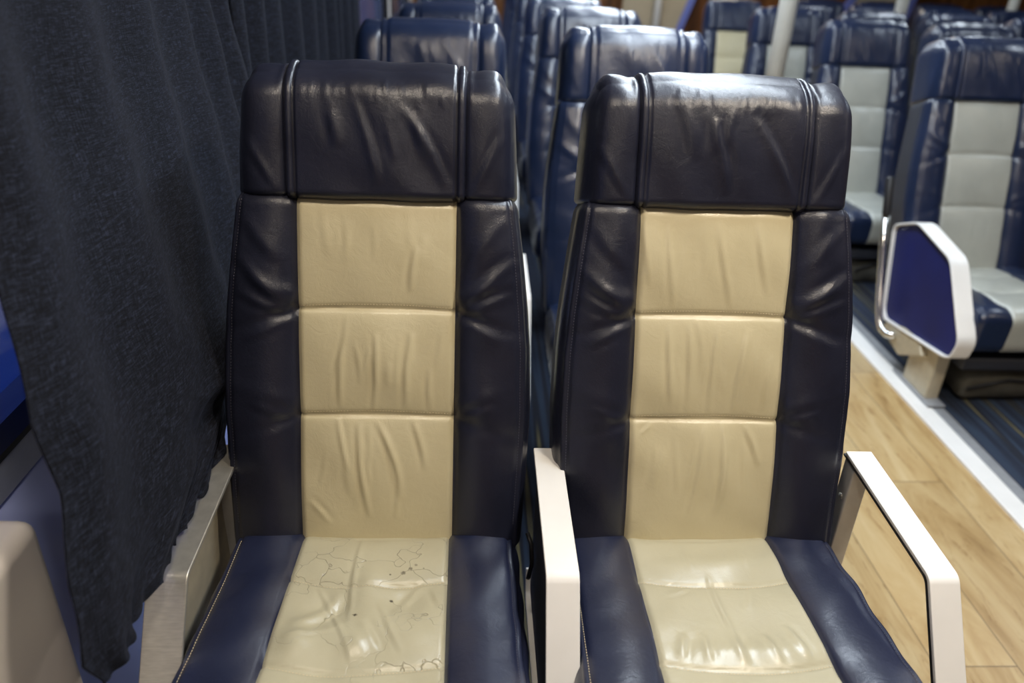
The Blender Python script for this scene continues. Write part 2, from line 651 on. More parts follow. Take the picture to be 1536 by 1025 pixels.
def round_path(pts, radii, seg=7):
    out = []
    n = len(pts)
    for i, p in enumerate(pts):
        r = radii[i]
        if r <= 0 or (i == 0) or (i == n - 1):
            out.append(p)
            continue
        a, b = np.array(pts[i - 1]), np.array(pts[i + 1])
        p = np.array(p)
        d1 = (a - p) / np.linalg.norm(a - p)
        d2 = (b - p) / np.linalg.norm(b - p)
        ang = math.acos(np.clip(d1 @ d2, -1, 1))
        t = r / math.tan(ang / 2)
        A, B = p + d1 * t, p + d2 * t
        for k in range(seg + 1):
            u = k / seg
            q = (1 - u) ** 2 * A + 2 * u * (1 - u) * p + u * u * B
            out.append(tuple(q))
    return out


def tube(name, pts, rad, m, parent=None, seg=10, caps=True):
    P = np.array(pts, float)
    n = len(P)
    V, F = [], []
    up = np.array([0.3, 0.2, 0.9])
    for i in range(n):
        t = P[min(i + 1, n - 1)] - P[max(i - 1, 0)]
        t /= np.linalg.norm(t)
        a = np.cross(t, up)
        if np.linalg.norm(a) < 1e-3:
            a = np.cross(t, (1, 0, 0))
        a /= np.linalg.norm(a)
        b = np.cross(t, a)
        r = rad[i] if hasattr(rad, '__len__') else rad
        for k in range(seg):
            th = 2 * math.pi * k / seg
            V.append(P[i] + r * (math.cos(th) * a + math.sin(th) * b))
    for i in range(n - 1):
        for k in range(seg):
            F.append((i * seg + k, i * seg + (k + 1) % seg, (i + 1) * seg + (k + 1) % seg, (i + 1) * seg + k))
    me_f = [f for f in F]
    if caps:
        V.append(P[0])
        V.append(P[-1])
        for k in range(seg):
            me_f.append((len(V) - 2, (k + 1) % seg, k))
            me_f.append((len(V) - 1, (n - 1) * seg + k, (n - 1) * seg + (k + 1) % seg))
    return mesh_obj(name, V, me_f, m, parent)


# ------------------------------------------------------------------ the seat
REC = math.radians(18.2)
CR, SR = math.cos(REC), math.sin(REC)
TIL = math.radians(3.5)
CT, ST = math.cos(TIL), math.sin(TIL)
WX = [-0.05, 0.0, 0.1, 0.2, 0.3, 0.36, 0.45, 0.52, 0.60, 0.67, 0.72]
WY = [0.226, 0.229, 0.234, 0.237, 0.234, 0.229, 0.218, 0.2085, 0.2055, 0.203, 0.200]
CH = 0.117   # half width of the pale centre


def halfw(s):
    return np.interp(s, WX, WY)


def gauss(d, w):
    return np.exp(-(d / w) ** 2)


def wrinkles(a, b, W):
    """W: list of (a0,b0,a1,b1,bend,amp,width): ridges with a soft taper"""
    h = np.zeros_like(a)
    for (a0, b0, a1, b1, bend, amp, wid) in W:
        da, db = a1 - a0, b1 - b0
        L = math.hypot(da, db)
        ua, ub = da / L, db / L
        u = ((a - a0) * ua + (b - b0) * ub) / L
        d = -(a - a0) * ub + (b - b0) * ua
        sel = (u > 0) & (u < 1) & (np.abs(d) < wid * 3 + abs(bend) * 1.2)
        if not sel.any():
            continue
        us = u[sel]
        ds = d[sel] - bend * np.sin(np.pi * us)
        tap = np.sin(np.pi * us) ** 0.7
        h[sel] += amp * tap * (gauss(ds, wid) - 0.55 * gauss(ds - wid * 1.4, wid * 0.9))
    return h


def smooth(u):
    u = np.clip(u, 0, 1)
    return u * u * (3 - 2 * u)


def back_disp(P, D, W, seed, amp):
    t, s, n = P[:, 0], P[:, 1], P[:, 2]
    fw = np.clip(D[:, 2], 0, 1) ** 1.5
    at = np.abs(t)
    w = 0.225
    h = np.zeros_like(t)
    # pale puffs between seams
    cen = at < CH + 1e-6
    for s0, s1, A in ((-0.03, 0.193, 0.013), (0.193, 0.357, 0.011), (0.357, 0.525, 0.009)):
        u = np.clip((s - s0) / (s1 - s0), 0, 1)
        pf = A * np.sin(np.pi * u) ** 0.55 * (1 - 0.45 * (t / CH) ** 2)
        if s0 > 0.1 or s0 < 0:
            pf *= 1 + 0.35 * (u - 0.5)
        h += np.where(cen, pf, 0)
    for sv in (0.193, 0.357):
        curve = sv + 0.004 * (1 - (t / CH) ** 2)
        h -= np.where(cen, 0.0035 * gauss(s - curve, 0.0032), 0)
    # side bolsters
    q = np.clip((at - CH) / (w - CH), 0, 1)
    body = smooth((0.54 - s) / 0.1) * 0.35 + 0.65
    h += np.where(cen, 0, 0.020 * np.sin(np.pi * q ** 0.75) * body + 0.004 * q)
    h -= 0.0055 * gauss(at - CH, 0.0035)
    # welt along the outer edge, with its stitch line
    h += 0.0034 * gauss(at - (w - 0.0125), 0.0028) * (s < 0.53)
    h -= 0.0022 * gauss(at - (w - 0.0185), 0.0022) * (s < 0.53)
    # pinches where the cross seams meet the bolsters
    for sv, A in ((0.357, 0.008), (0.193, 0.004)):
        h -= np.where(cen, 0, A * gauss(s - sv + 0.35 * (at - CH), 0.010) * np.exp(-(at - CH) / 0.045))
        h += np.where(cen, 0, 0.6 * A * gauss(s - sv - 0.022 - 0.3 * (at - CH), 0.012) * np.exp(-(at - CH) / 0.06))
    h += wrinkles(t, s, W)
    rs = np.random.RandomState(seed)
    for k in range(10):
        fx, fy, ph = rs.uniform(20, 70), rs.uniform(8, 45), rs.uniform(0, 6.28)
        h += amp * 0.00035 * np.sin(fx * t + fy * s + ph + 1.5 * np.sin(17 * s + k))
    return h * fw


def back_warp(P, Q, D, h):
    R = Q + D * h[:, None]
    t, s, n = R[:, 0], R[:, 1], R[:, 2]
    at = np.abs(t)
    hw = halfw(P[:, 1])
    q = np.clip((at - CH) / (0.225 - CH), 0, 1.3)
    t2 = np.where(at > CH, np.sign(t) * (CH + q * (hw - CH)), t)
    return t2, s, n


def to_seat(t, s, n, zj):
    return np.stack([t, s * SR - n * CR, zj + s * CR + n * SR], axis=1)


HW = 0.207      # headrest half width before warp
HS0, HS1 = 0.517, 0.716


def head_disp(P, D, W, seed, amp):
    t, s, n = P[:, 0], P[:, 1], P[:, 2]
    at = np.abs(t)
    fw = np.clip(D[:, 2], 0, 1)
    tw = np.clip(D[:, 1], 0, 1)
    m_ = np.maximum(fw, tw) ** 1.2
    h = np.zeros_like(t)
    inner = at < 0.116
    h += np.where(inner, 0.0065 - 0.002 * (t / 0.116) ** 2, 0)
    h += 0.0042 * np.exp(-((at - 0.1225) / 0.0055) ** 6)   # raised welt strips
    h -= 0.0030 * gauss(at - 0.1158, 0.0020)
    h -= 0.0040 * gauss(at - 0.1298, 0.0022)
    q = np.clip((at - 0.13) / 0.075, 0, 1)
    h += np.where(at > 0.13, 0.005 * np.sin(np.pi * q), 0)
    v = (s - HS0) / (HS1 - HS0)
    h += 0.008 * np.sin(np.pi * np.clip(v, 0, 1) ** 1.3) * (1 - 0.3 * (at / HW) ** 2) * fw
    h += wrinkles(t, s, W) * fw
    rs = np.random.RandomState(seed + 7)
    for k in range(10):
        fx, fy, ph = rs.uniform(25, 80), rs.uniform(8, 40), rs.uniform(0, 6.28)
        h += amp * 0.0004 * np.sin(fx * t + fy * s + ph + 1.3 * np.sin(23 * s + k))
    return h * m_


CW = 0.222


def cush_disp(P, D, W, seed, amp, dents=()):
    t, c, n = P[:, 0], P[:, 1], P[:, 2]
    at = np.abs(t)
    fw = np.clip(D[:, 2], 0, 1) ** 1.2
    ff = np.clip(D[:, 1], 0, 1)
    cen = at < 0.1125
    h = np.zeros_like(t)
    for c0, c1, A in ((0.0, 0.105, 0.007), (0.105, 0.262, 0.008), (0.262, 0.50, 0.008)):
        cc = c - 0.016 * (1 - (t / 0.112) ** 2)
        u = np.clip((cc - c0) / (c1 - c0), 0, 1)
        h += np.where(cen & (cc > c0) & (cc <= c1), A * np.sin(np.pi * u) ** 0.6 * (1 - 0.3 * (t / .112) ** 2), 0)
    for cv in (0.105, 0.262):
        cc = cv + 0.016 * (1 - (t / 0.112) ** 2)
        h -= np.where(cen, 0.0028 * gauss(c - cc, 0.003), 0)
    q = np.clip((at - 0.1125) / (CW - 0.1125), 0, 1)
    h += np.where(cen, 0, 0.011 * np.sin(np.pi * q ** 0.8))
    h -= 0.004 * gauss(at - 0.1125, 0.003)
    h += 0.0030 * gauss(at - (CW - 0.011), 0.003)
    h -= 0.0020 * gauss(at - (CW - 0.018), 0.0022)
    h += wrinkles(t, c, W)
    for (t0, c0, A, wa, wb) in dents:
        h += A * np.exp(-((t - t0) / wa) ** 2 - ((c - c0) / wb) ** 2)
    rs = np.random.RandomState(seed + 21)
    for k in range(10):
        fx, fy, ph = rs.uniform(15, 60), rs.uniform(15, 60), rs.uniform(0, 6.28)
        h += amp * 0.00045 * np.sin(fx * t + fy * c + ph + 1.3 * np.sin(23 * c + k))
    h = h * fw
    # soft wrinkles in the side faces
    sw = np.clip(np.abs(D[:, 0]), 0, 1)
    h += 0.0015 * np.sin(70 * c + 30 * n) * sw * ff ** 0
    return h


def cush_pts(P, Q, D, h, zj, sag):
    R = Q + D * h[:, None]
    t, c, n = R[:, 0], R[:, 1], R[:, 2]
    t = t * (1 + 0.10 * np.clip(c, 0, 0.5))
    return np.stack([t, -c * CT - n * ST, zj + c * ST + n * CT + 0.0], axis=1)


def rand_wrinkles(seed, a_rng, b_rng, n, L, amp, wid, ang=90, spread=12):
    rs = random.Random(seed)
    out = []
    for i in range(n):
        a0 = rs.uniform(*a_rng)
        b0 = rs.uniform(*b_rng)
        th = math.radians(ang + rs.uniform(-spread, spread))
        l = L * rs.uniform(0.5, 1.2)
        out.append((a0, b0, a0 + l * math.cos(th), b0 + l * math.sin(th), rs.uniform(-0.05, 0.05) * l, amp * rs.uniform(0.5, 1.2), wid * rs.uniform(0.7, 1.4)))
    return out


def dashes(pts, nrm, m, name, parent, ln=0.0026, gap=0.0019, r=0.00045):
    """a row of stitches along a polyline lying on a surface"""
    P = np.array(pts)
    seg = np.linalg.norm(np.diff(P, axis=0), axis=1)
    cum = np.concatenate([[0], np.cumsum(seg)])
    V, F = [], []
    x = 0.001
    while x + ln < cum[-1]:
        a = np.array([np.interp(x, cum, P[:, i]) for i in range(3)])
        b = np.array([np.interp(x + ln, cum, P[:, i]) for i in range(3)])
        d = (b - a) / np.linalg.norm(b - a)
        sd = np.cross(d, nrm)
        sd /= np.linalg.norm(sd)
        k = len(V)
        mid = (a + b) / 2 + nrm * r * 0.9
        V += [a + sd * r, a - sd * r, b - sd * r, b + sd * r, mid + sd * r * .8, mid - sd * r * .8]
        F += [(k, k + 1, k + 5, k + 4), (k + 4, k + 5, k + 2, k + 3), (k, k + 4, k + 3), (k + 1, k + 2, k + 5)]
        x += ln + gap
    if V:
        return mesh_obj(name, V, F, m, parent)


def make_seat(name, loc, zj, pal, res, seed, detail, Wb=(), Wh=(), Wc=(), dents=(), leg='center', armrest=None, sag=0.0, deep=0.105, cth=0.115):
    """pal: dict navy, navyc, pale, palec"""
    root = empty(name, loc)
    Wb, Wh, Wc = list(Wb), list(Wh), list(Wc)
    # vertical drapes of the pale leather, puckers of the bolsters
    Wb += rand_wrinkles(seed, (-0.09, 0.09), (0.06, 0.10), 7, 0.09, 0.0012, 0.004)
    Wb += rand_wrinkles(seed + 1, (-0.09, 0.09), (0.21, 0.27), 9, 0.08, 0.0012, 0.004)
    Wb += rand_wrinkles(seed + 2, (-0.09, 0.09), (0.40, 0.44), 6, 0.07, 0.0007, 0.005)
    for sg in (-1, 1):
        rs = random.Random(seed + 5 + sg)
        Wb += [(sg * 0.124, 0.362, sg * 0.212, 0.425 + 0.02 * rs.random(), 0.004, 0.0034, 0.0095),
               (sg * 0.124, 0.352, sg * 0.205, 0.385, 0.002, 0.0022, 0.007),
               (sg * 0.130, 0.425, sg * 0.205, 0.500, 0.004, 0.0018, 0.010),
               (sg * 0.124, 0.345, sg * 0.190, 0.310, 0.0, 0.0012, 0.007),
               (sg * 0.124, 0.192, sg * 0.180, 0.215, 0.0, 0.0012, 0.007)]
    Wh += rand_wrinkles(seed + 3, (-0.07, 0.08), (0.56, 0.61), 6, 0.085, 0.0016, 0.0075, ang=97, spread=14)
    Wh += rand_wrinkles(seed + 4, (-0.105, 0.105), (0.650, 0.665), 18, 0.03, 0.0007, 0.0030, ang=90, spread=15)
    Wh += [(0.035, 0.655, 0.105, 0.535, 0.004, 0.0028, 0.007), (-0.03, 0.66, 0.005, 0.54, 0.003, 0.0028, 0.007),
           (0.14, 0.53, 0.185, 0.62, 0.0, 0.0016, 0.006), (-0.14, 0.53, -0.19, 0.61, 0.0, 0.0018, 0.006)]
    # ---- backrest
    xs = lin(-0.225, 0.225, res, (-CH, CH, -0.195, 0.195, -0.2125, 0.2125))
    ys = lin(-0.035, 0.530, res, (0.193, 0.357))
    zs = lin(-deep, 0.0, max(res * 2, 0.008), (-0.03,))

    def shp(P, Q, D):
        h = back_disp(P, D, Wb, seed, 1.0)
        return to_seat(*back_warp(P, Q, D, h), zj)

    def cls(C):
        k = np.full(len(C), 'navy', dtype=object)
        k[(np.abs(C[:, 0]) < CH) & (C[:, 2] > -0.001) & (C[:, 1] > -0.03)] = 'pale'
        k[C[:, 2] < -0.040] = 'side'
        return k
    parts = block(xs, ys, zs, (0.026, 0.022, 0.030), shp, cls)
    mesh_obj('backrest', *parts['navy'], pal['navy'], root)
    pc = mesh_obj('backrest_centre_panel', *parts['pale'], pal['pale'], root)
    pc['label'] = pal['palename'] + ' centre panel of the backrest, in three puffs'
    # ---- rear shell
    sh = mesh_obj('backrest_shell', *parts['side'], M['shell'], root)
    # ---- headrest
    xs = lin(-HW, HW, res, (-0.116, 0.116, -0.1225, 0.1225, -0.1295, 0.1295))
    ys = lin(HS0, HS1, res)
    zs = lin(-deep - 0.015, 0.012, max(res * 1.6, 0.006))

    def shp2(P, Q, D):
        h = head_disp(P, D, Wh, seed, 1.0)
        R = Q + D * h[:, None]
        t, s, n = R[:, 0].copy(), R[:, 1].copy(), R[:, 2].copy()
        hw = np.interp(P[:, 1], [0.517, 0.60, 0.67, 0.72], [0.2095, 0.2055, 0.201, 0.196])
        at = np.abs(t)
        t = np.where(at > 0.13, np.sign(t) * (0.13 + (at - 0.13) * (hw - 0.13) / (HW - 0.13)), t)
        # the wings curve back and drop a little towards the corners
        n -= 0.007 * smooth((at - 0.14) / 0.07)
        s -= 0.006 * smooth((at - 0.125) / 0.02) * smooth((P[:, 1] - 0.62) / 0.09)
        return to_seat(t, s, n, zj)

    def cls2(C):
        k = np.full(len(C), 'cover', dtype=object)
        k[C[:, 0] < -0.1295] = 'wingl'
        k[C[:, 0] > 0.1295] = 'wingr'
        return k
    parts = block(xs, ys, zs, ((0.032, 0.012, 0.05), (0.032, 0.056, 0.055)), shp2, cls2)
    hd = mesh_obj('headrest', *parts['cover'], pal['navy'], root)
    for kk in ('wingl', 'wingr'):
        mesh_obj('headrest_wing', *parts[kk], pal['navy'], hd)
    # ---- cushion
    xs = lin(-CW, CW, res, (-0.1125, 0.1125, -0.204, 0.204))
    ys = lin(-0.03, 0.475, res * 1.1, (0.105, 0.262))
    zs = lin(-cth, 0.0, max(res * 2, 0.008))

    def shp3(P, Q, D):
        h = cush_disp(P, D, Wc, seed, 1.0, dents)
        return cush_pts(P, Q, D, h, zj, sag)

    def cls3(C):
        k = np.full(len(C), 'navy', dtype=object)
        k[(np.abs(C[:, 0]) < 0.1125) & ((C[:, 2] > -0.001) | (C[:, 1] > 0.474))] = 'pale'
        return k
    parts = block(xs, ys, zs, (0.028, 0.055, 0.034), shp3, cls3)
    cu = mesh_obj('seat_cushion', *parts['navy'], pal['navyc'], root)
    pp = mesh_obj('cushion_centre_panel', *parts['pale'], pal['palec'], cu)
    pp['label'] = pal['palename'] + ' centre panel of the seat cushion'
    # ---- stitches
    if detail:
        def surf_back(t, s):
            P = np.stack([t, s, np.zeros_like(t)], axis=1)
            Q, D = soft_map(P, (-0.225, -0.035, -deep), (0.225, 0.530, 0), (0.026, 0.022, 0.030))
            return to_seat(*back_warp(P, Q, D, back_disp(P, D, Wb, seed, 1.0) + 0.0008), zj)

        def surf_c(t, c):
            P = np.stack([t, c, np.zeros_like(t)], axis=1)
            Q, D = soft_map(P, (-CW, -0.03, -cth), (CW, 0.475, 0), (0.028, 0.055, 0.034))
            return cush_pts(P, Q, D, cush_disp(P, D, Wc, seed, 1.0, dents) + 0.0006, zj, sag)

        def surf_h(t, s):
            P = np.stack([t, s, np.full_like(t, 0.014)], axis=1)
            return P
        tt = np.linspace(-0.114, 0.114, 120)
        nb = np.array([0, -CR, SR])
        nc = np.array([0, ST, CT])
        for sv in (0.193, 0.357):
            dashes(surf_back(tt, sv + 0.004 * (1 - (tt / CH) ** 2) + 0.0042), nb, M['thread'], 'seam_stitching', pc)
        for cv_ in (0.105, 0.262):
            dashes(surf_c(tt * 0.97, cv_ + 0.016 * (1 - (tt / 0.112) ** 2) + 0.004), nc, M['thread'], 'seam_stitching', pp)
        for sg in (-1, 1):
            ss = np.linspace(0.02, 0.515, 160)
            dashes(surf_back(np.full_like(ss, sg * 0.2065), ss), nb, M['navythread'], 'edge_stitching', root)
            cc = np.linspace(0.02, 0.42, 140)
            dashes(surf_c(np.full_like(cc, sg * 0.204), cc), nc, M['thread'] if sg < 0 else M['navythread'], 'edge_stitching', cu)
    # ---- seat pan, legs
    z0 = loc[2]
    box('seat_pan', -0.20, -0.43, zj - cth - 0.035, 0.20, 0.05, zj - cth + 0.003, M['shell'], root, 0.008)
    if leg == 'center':
        for xx in (-0.14, 0.14):
            box('leg', xx - 0.02, -0.30, 0.010, xx + 0.02, -0.20, zj - 0.148, M['shell'], root, 0.004)
    return root


def arm_strap(root, zj, x0, x1, inner=None, rear_post=True, mat_='white'):
    """bent flat armrest; y,z relative to the seat junction"""
    path = [(0.085, zj + 0.112), (-0.190, zj + 0.096), (-0.335, zj - 0.105), (-0.30, zj - 0.19), (0.10, zj - 0.17)]
    path = round_path(path, [0, 0.030, 0.03, 0.02, 0])
    a = strip_prism('armrest', path, -0.0075, x0, x1, M[mat_], root, bevel=0.0016)
    # thin dark edging under the cap
    path2 = [(y, z) for y, z in path]
    P = np.array(path2)
    return a


def copy_tree(o, parent=None):
    c = o.copy()
    COL.objects.link(c)
    if parent is not None:
        c.parent = parent
    for ch in [x for x in bpy.data.objects if x.parent == o]:
        copy_tree(ch, c)
    return c


PAL_H = dict(navy=M['navy'], navyc=M['navy_seat'], pale=M['cream'], palec=M['cream_seat'], palename='cream leather')
PAL_HC = dict(PAL_H, palec=M['cream_cracked'])
PAL_B = dict(navy=M['blue'], navyc=M['blue'], pale=M['cream'], palec=M['cream'], palename='cream leather')
PAL_G = dict(navy=M['blue'], navyc=M['blue'], pale=M['grey'], palec=M['grey'], palename='pale grey leather')

ZJ = 0.494
JY = 0.952
XL, XR = -0.142, 0.368
RES = 0.0032

WbL = [(-0.055, 0.205, -0.050, 0.300, 0.002, 0.0024, 0.0045), (-0.005, 0.200, -0.002, 0.325, -0.003, 0.0030, 0.0040),
       (0.045, 0.205, 0.052, 0.325, 0.003, 0.0032, 0.0050), (0.082, 0.200, 0.080, 0.27, 0.002, 0.0022, 0.0040),
       (-0.010, 0.030, -0.028, 0.185, 0.004, 0.0034, 0.0045), (0.040, 0.060, 0.0, 0.185, -0.008, 0.0034, 0.0048),
       (0.075, 0.11, 0.055, 0.187, -0.003, 0.0028, 0.0045), (0.03, 0.03, 0.035, 0.10, 0, 0.0014, 0.0035),
       (0.050, 0.385, 0.060, 0.455, 0.002, 0.0028, 0.0045), (-0.06, 0.19, -0.045, 0.11, 0.001, 0.0018, 0.004),
       (-0.105, 0.06, -0.07, 0.02, 0.001, 0.0016, 0.004)]
WbR = [(-0.055, 0.215, -0.065, 0.345, 0.002, 0.0026, 0.0045), (-0.030, 0.205, -0.035, 0.345, -0.002, 0.0026, 0.004),
       (0.005, 0.205, 0.010, 0.34, 0.002, 0.0028, 0.004), (0.045, 0.205, 0.058, 0.34, 0.003, 0.0030, 0.005), (0.09, 0.21, 0.095, 0.3, 0.001, 0.002, 0.004),
       (-0.02, 0.02, 0.00, 0.185, -0.004, 0.0022, 0.0045), (0.025, 0.04, 0.030, 0.188, -0.006, 0.0038, 0.0048),
       (0.09, 0.12, 0.065, 0.185, -0.002, 0.0030, 0.0045), (-0.10, 0.17, -0.085, 0.187, 0, 0.002, 0.003),
       (-0.06, 0.37, -0.075, 0.50, 0.002, 0.0018, 0.0045), (0.03, 0.37, 0.0, 0.50, 0.002, 0.0022, 0.005), (0.085, 0.39, 0.06, 0.505, 0.002, 0.0022, 0.005), (-0.098, 0.40, -0.115, 0.50, 0, .0015, .004)]
WcL = [(-0.09, 0.20, -0.035, 0.13, 0.012, 0.0050, 0.010), (-0.02, 0.01, -0.015, 0.20, 0.004, 0.0026, 0.004),
       (-0.07, 0.12, 0.0, 0.27, -0.004, 0.0022, 0.003), (0.02, 0.15, 0.06, 0.25, 0.003, 0.0020, 0.004), (-0.1, 0.22, -0.02, 0.20, 0.004, 0.0018, 0.004),
       (0.085, 0.11, 0.04, 0.19, 0.006, 0.0024, 0.006), (0.03, 0.25, 0.0, 0.19, 0.0, 0.0025, 0.006), (0.09, 0.12, 0.105, 0.17, 0.0, 0.0016, 0.004)]
DentL = [(-0.045, 0.165, -0.011, 0.032, 0.028), (0.055, 0.15, -0.009, 0.028, 0.028), (-0.08, 0.225, 0.010, 0.022, 0.025), (0.0, 0.235, 0.009, 0.02, 0.02), (0.0, 0.12, 0.006, 0.02, 0.03), (0.06, 0.215, 0.004, 0.03, 0.02)]
WcR = [(-0.085, 0.258, -0.072, 0.215, 0.0, 0.0030, 0.006), (-0.05, 0.264, -0.046, 0.215, 0.0, 0.0028, 0.005), (-0.005, 0.268, -0.01, 0.205, 0.0, 0.0034, 0.0065),
       (0.042, 0.266, 0.036, 0.215, 0.0, 0.0028, 0.0055), (0.082, 0.258, 0.07, 0.20, 0.0, 0.0034, 0.0065), (-0.01, 0.10, 0.00, 0.235, 0.004, 0.0024, 0.004),
       (0.05, 0.12, 0.03, 0.17, 0.0, 0.0020, 0.005), (-0.08, 0.14, -0.04, 0.12, 0.003, 0.0016, 0.004), (-0.03, 0.02, -0.03, 0.09, 0, 0.0010, 0.004), (0.06, 0.02, 0.055, 0.09, 0, 0.0010, 0.004)]
DentR = [(0.0, 0.19, -0.005, 0.06, 0.04), (0.0, 0.245, 0.004, 0.10, 0.018), (0.0, 0.075, 0.004, 0.09, 0.02)]

seatL = make_seat('passenger_seat', (XL, JY, 0), ZJ, PAL_HC, RES, 11, True, WbL, (), WcL, DentL)
tag(seatL, 'front navy and cream leather seat next to the curtain, its cushion cracked and spotted', 'seat')
seatR = make_seat('passenger_seat', (XR, JY, 0), ZJ, PAL_H, RES, 37, True, WbR, (), WcR, DentR)
tag(seatR, 'front navy and cream leather seat on the aisle side, shiny creases on its cushion', 'seat')


def armrest(root, zj, xc, cap='white', w=0.045, inner_plate=None, dark_edge=True, rear=True, panel_side=None):
    x0, x1 = xc - w / 2, xc + w / 2
    path = round_path([(0.085, zj + 0.109), (-0.190, zj + 0.099), (-0.335, zj - 0.105), (-0.31, zj - 0.19), (0.07, zj - 0.20), (0.085, zj - 0.15)],
                      [0, 0.022, 0.028, 0.03, 0.03, 0])
    a = strip_prism('armrest', path, -0.007, x0, x1, M[cap], root)
    if dark_edge:
        sh = [(y + 0.0, z) for y, z in path]
        P = np.array(sh)
        e = strip_prism('edge_trim', P + np.array([0.0045, -0.0075]), -0.003, x0 - 0.0004, x1 - 0.004, M['black'], a, bevel=0)
    if rear:
        b = box('armrest_post', x0 + 0.002, 0.052, zj - 0.19, x1 - 0.010, 0.086, zj + 0.104, M['post'], a, 0.003)
        sc = tube('screw', [(x0 + 0.0, 0.066, zj + 0.03), (x0 + 0.0025, 0.066, zj + 0.03)], 0.006, M['steel'], b)
    if inner_plate:
        inset = round_path([(0.075, zj + 0.095), (-0.180, zj + 0.085), (-0.315, zj - 0.105), (-0.30, zj - 0.17), (0.06, zj - 0.18), (0.075, zj - 0.15)], [0, 0.02, 0.02, 0.02, 0.02, 0])
        prism_x('side_plate', inset, inner_plate[0], inner_plate[1], M[inner_plate[2]], a, bevel=0.002)
    return a


# armrests of the front pair
aL = armrest(seatL, ZJ, -0.386 - XL, cap='steel', w=0.052, dark_edge=False, inner_plate=(-0.403 - XL, -0.397 - XL, 'beige_metal'), rear=True)
aL['label'] = 'brushed metal armrest at the window side'
aM = armrest(seatR, ZJ, 0.127 - XR, w=0.045, inner_plate=(0.112 - XR, 0.120 - XR, 'shell'), dark_edge=False, rear=False)
aM['label'] = 'white armrest between the two front seats'
aR = armrest(seatR, ZJ, 0.6475 - XR, w=0.043)
aR['label'] = 'white open armrest on the aisle side'
# small black strap loop at the side of the left front seat
tube('strap', round_path3 := [(0.238, 0.01, ZJ - 0.005), (0.244, -0.005, ZJ - 0.015), (0.246, -0.012, ZJ - 0.05), (0.242, -0.008, ZJ - 0.085)], 0.0035, M['black'], seatL)

# background seats ------------------------------------------------
SB = 1.115          # the seats further back stand a little taller
SL = 1.055
ZB = 0.425 / SL
protoB = make_seat('passenger_seat', (0, 0, 0), ZB, PAL_B, 0.0085, 51, False)
armrest(protoB, ZB, 0.255, w=0.034, dark_edge=False, rear=True)
rows_left = [(1.985, 0), (3.02, -0.031), (4.05, -0.062), (5.08, -0.093), (6.11, -0.12), (7.14, -0.14)]
ORD = ['second', 'third', 'fourth', 'fifth', 'sixth', 'seventh']
first = True
for i, (yy, dz) in enumerate(rows_left):
    for side, x in (('left', -0.122 + 0.015 * min(i, 1)), ('right', 0.430 + 0.015 * min(i, 1))):
        if first:
            o = protoB
            first = False
        else:
            o = copy_tree(protoB)
        o.location = (x, yy, 0)
        o.scale = (1, 1, SL * (1 + dz / 1.1))
        if i == 0:
            lab = 'navy leather seat directly behind the front seat by the curtain' if side == 'left' else 'navy and cream leather seat directly behind the front aisle seat'
        else:
            lab = f"navy leather seat in the {ORD[i]} row on the {'curtain' if side == 'left' else 'aisle'} side of the paired seats"
        tag(o, lab, 'seat', 'paired seats behind the front two')

protoG = make_seat('passenger_seat', (1.78, 2.55, 0), 0.344 / SB, PAL_G, 0.006, 77, False, leg='none', deep=0.14, cth=0.135)
protoG.scale = (1, 1, SB)
tag(protoG, 'navy seat with grey centre panels across the aisle, nearest, blue armrest panel at its side', 'seat', 'seats across the aisle')
# aisle armrest with blue side panel (belongs to the first seat across the aisle)
gx = 1.78
gy = 2.55
pf = [(2.60, 0.482), (2.455, 0.540), (2.225, 0.497), (2.06, 0.285), (2.075, 0.222), (2.11, 0.205), (2.49, 0.155), (2.52, 0.185)]
pf = [(y - gy, z / SB) for y, z in pf]


def inset_poly(poly, d):
    P = np.array(poly)
    c = P.mean(axis=0)
    out = []
    n = len(P)
    for i in range(n):
        a, b, cc = P[(i - 1) % n], P[i], P[(i + 1) % n]
        t1 = (b - a) / np.linalg.norm(b - a)
        t2 = (cc - b) / np.linalg.norm(cc - b)
        n1 = np.array([-t1[1], t1[0]])
        n2 = np.array([-t2[1], t2[0]])
        if n1 @ (c - b) < 0:
            n1 = -n1
        if n2 @ (c - b) < 0:
            n2 = -n2
        m_ = n1 + n2
        m_ /= (1 + n1 @ n2)
        out.append(tuple(b + m_ * d))
    return out


def rounded_closed(poly, r):
    P = [np.array(p) for p in poly]
    n = len(P)
    out = []
    for i in range(n):
        a, p, b = P[i - 1], P[i], P[(i + 1) % n]
        d1, d2 = (a - p), (b - p)
        l1, l2 = np.linalg.norm(d1), np.linalg.norm(d2)
        t = min(r, 0.4 * l1, 0.4 * l2)
        A, B = p + d1 / l1 * t, p + d2 / l2 * t
        for k in range(6):
            u = k / 5
            out.append(tuple((1 - u) ** 2 * A + 2 * u * (1 - u) * p + u * u * B))
    return out


def ring_prism(name, outer, inner, x0, x1, m, parent):
    n = len(outer)
    V = [(x0, *p) for p in outer] + [(x0, *p) for p in inner] + [(x1, *p) for p in outer] + [(x1, *p) for p in inner]
    F = []
    for i in range(n):
        j = (i + 1) % n
        F += [(i, j, n + j, n + i), (2 * n + i, 3 * n + i, 3 * n + j, 2 * n + j), (i, 2 * n + i, 2 * n + j, j), (n + i, n + j, 3 * n + j, 3 * n + i)]
    o = mesh_obj(name, V, F, m, parent, smooth=False)
    fix_normals(o)
    bv = o.modifiers.new('bevel', 'BEVEL')
    bv.width = 0.003
    bv.segments = 2
    bv.limit_method = 'ANGLE'
    bv.angle_limit = math.radians(50)
    return o


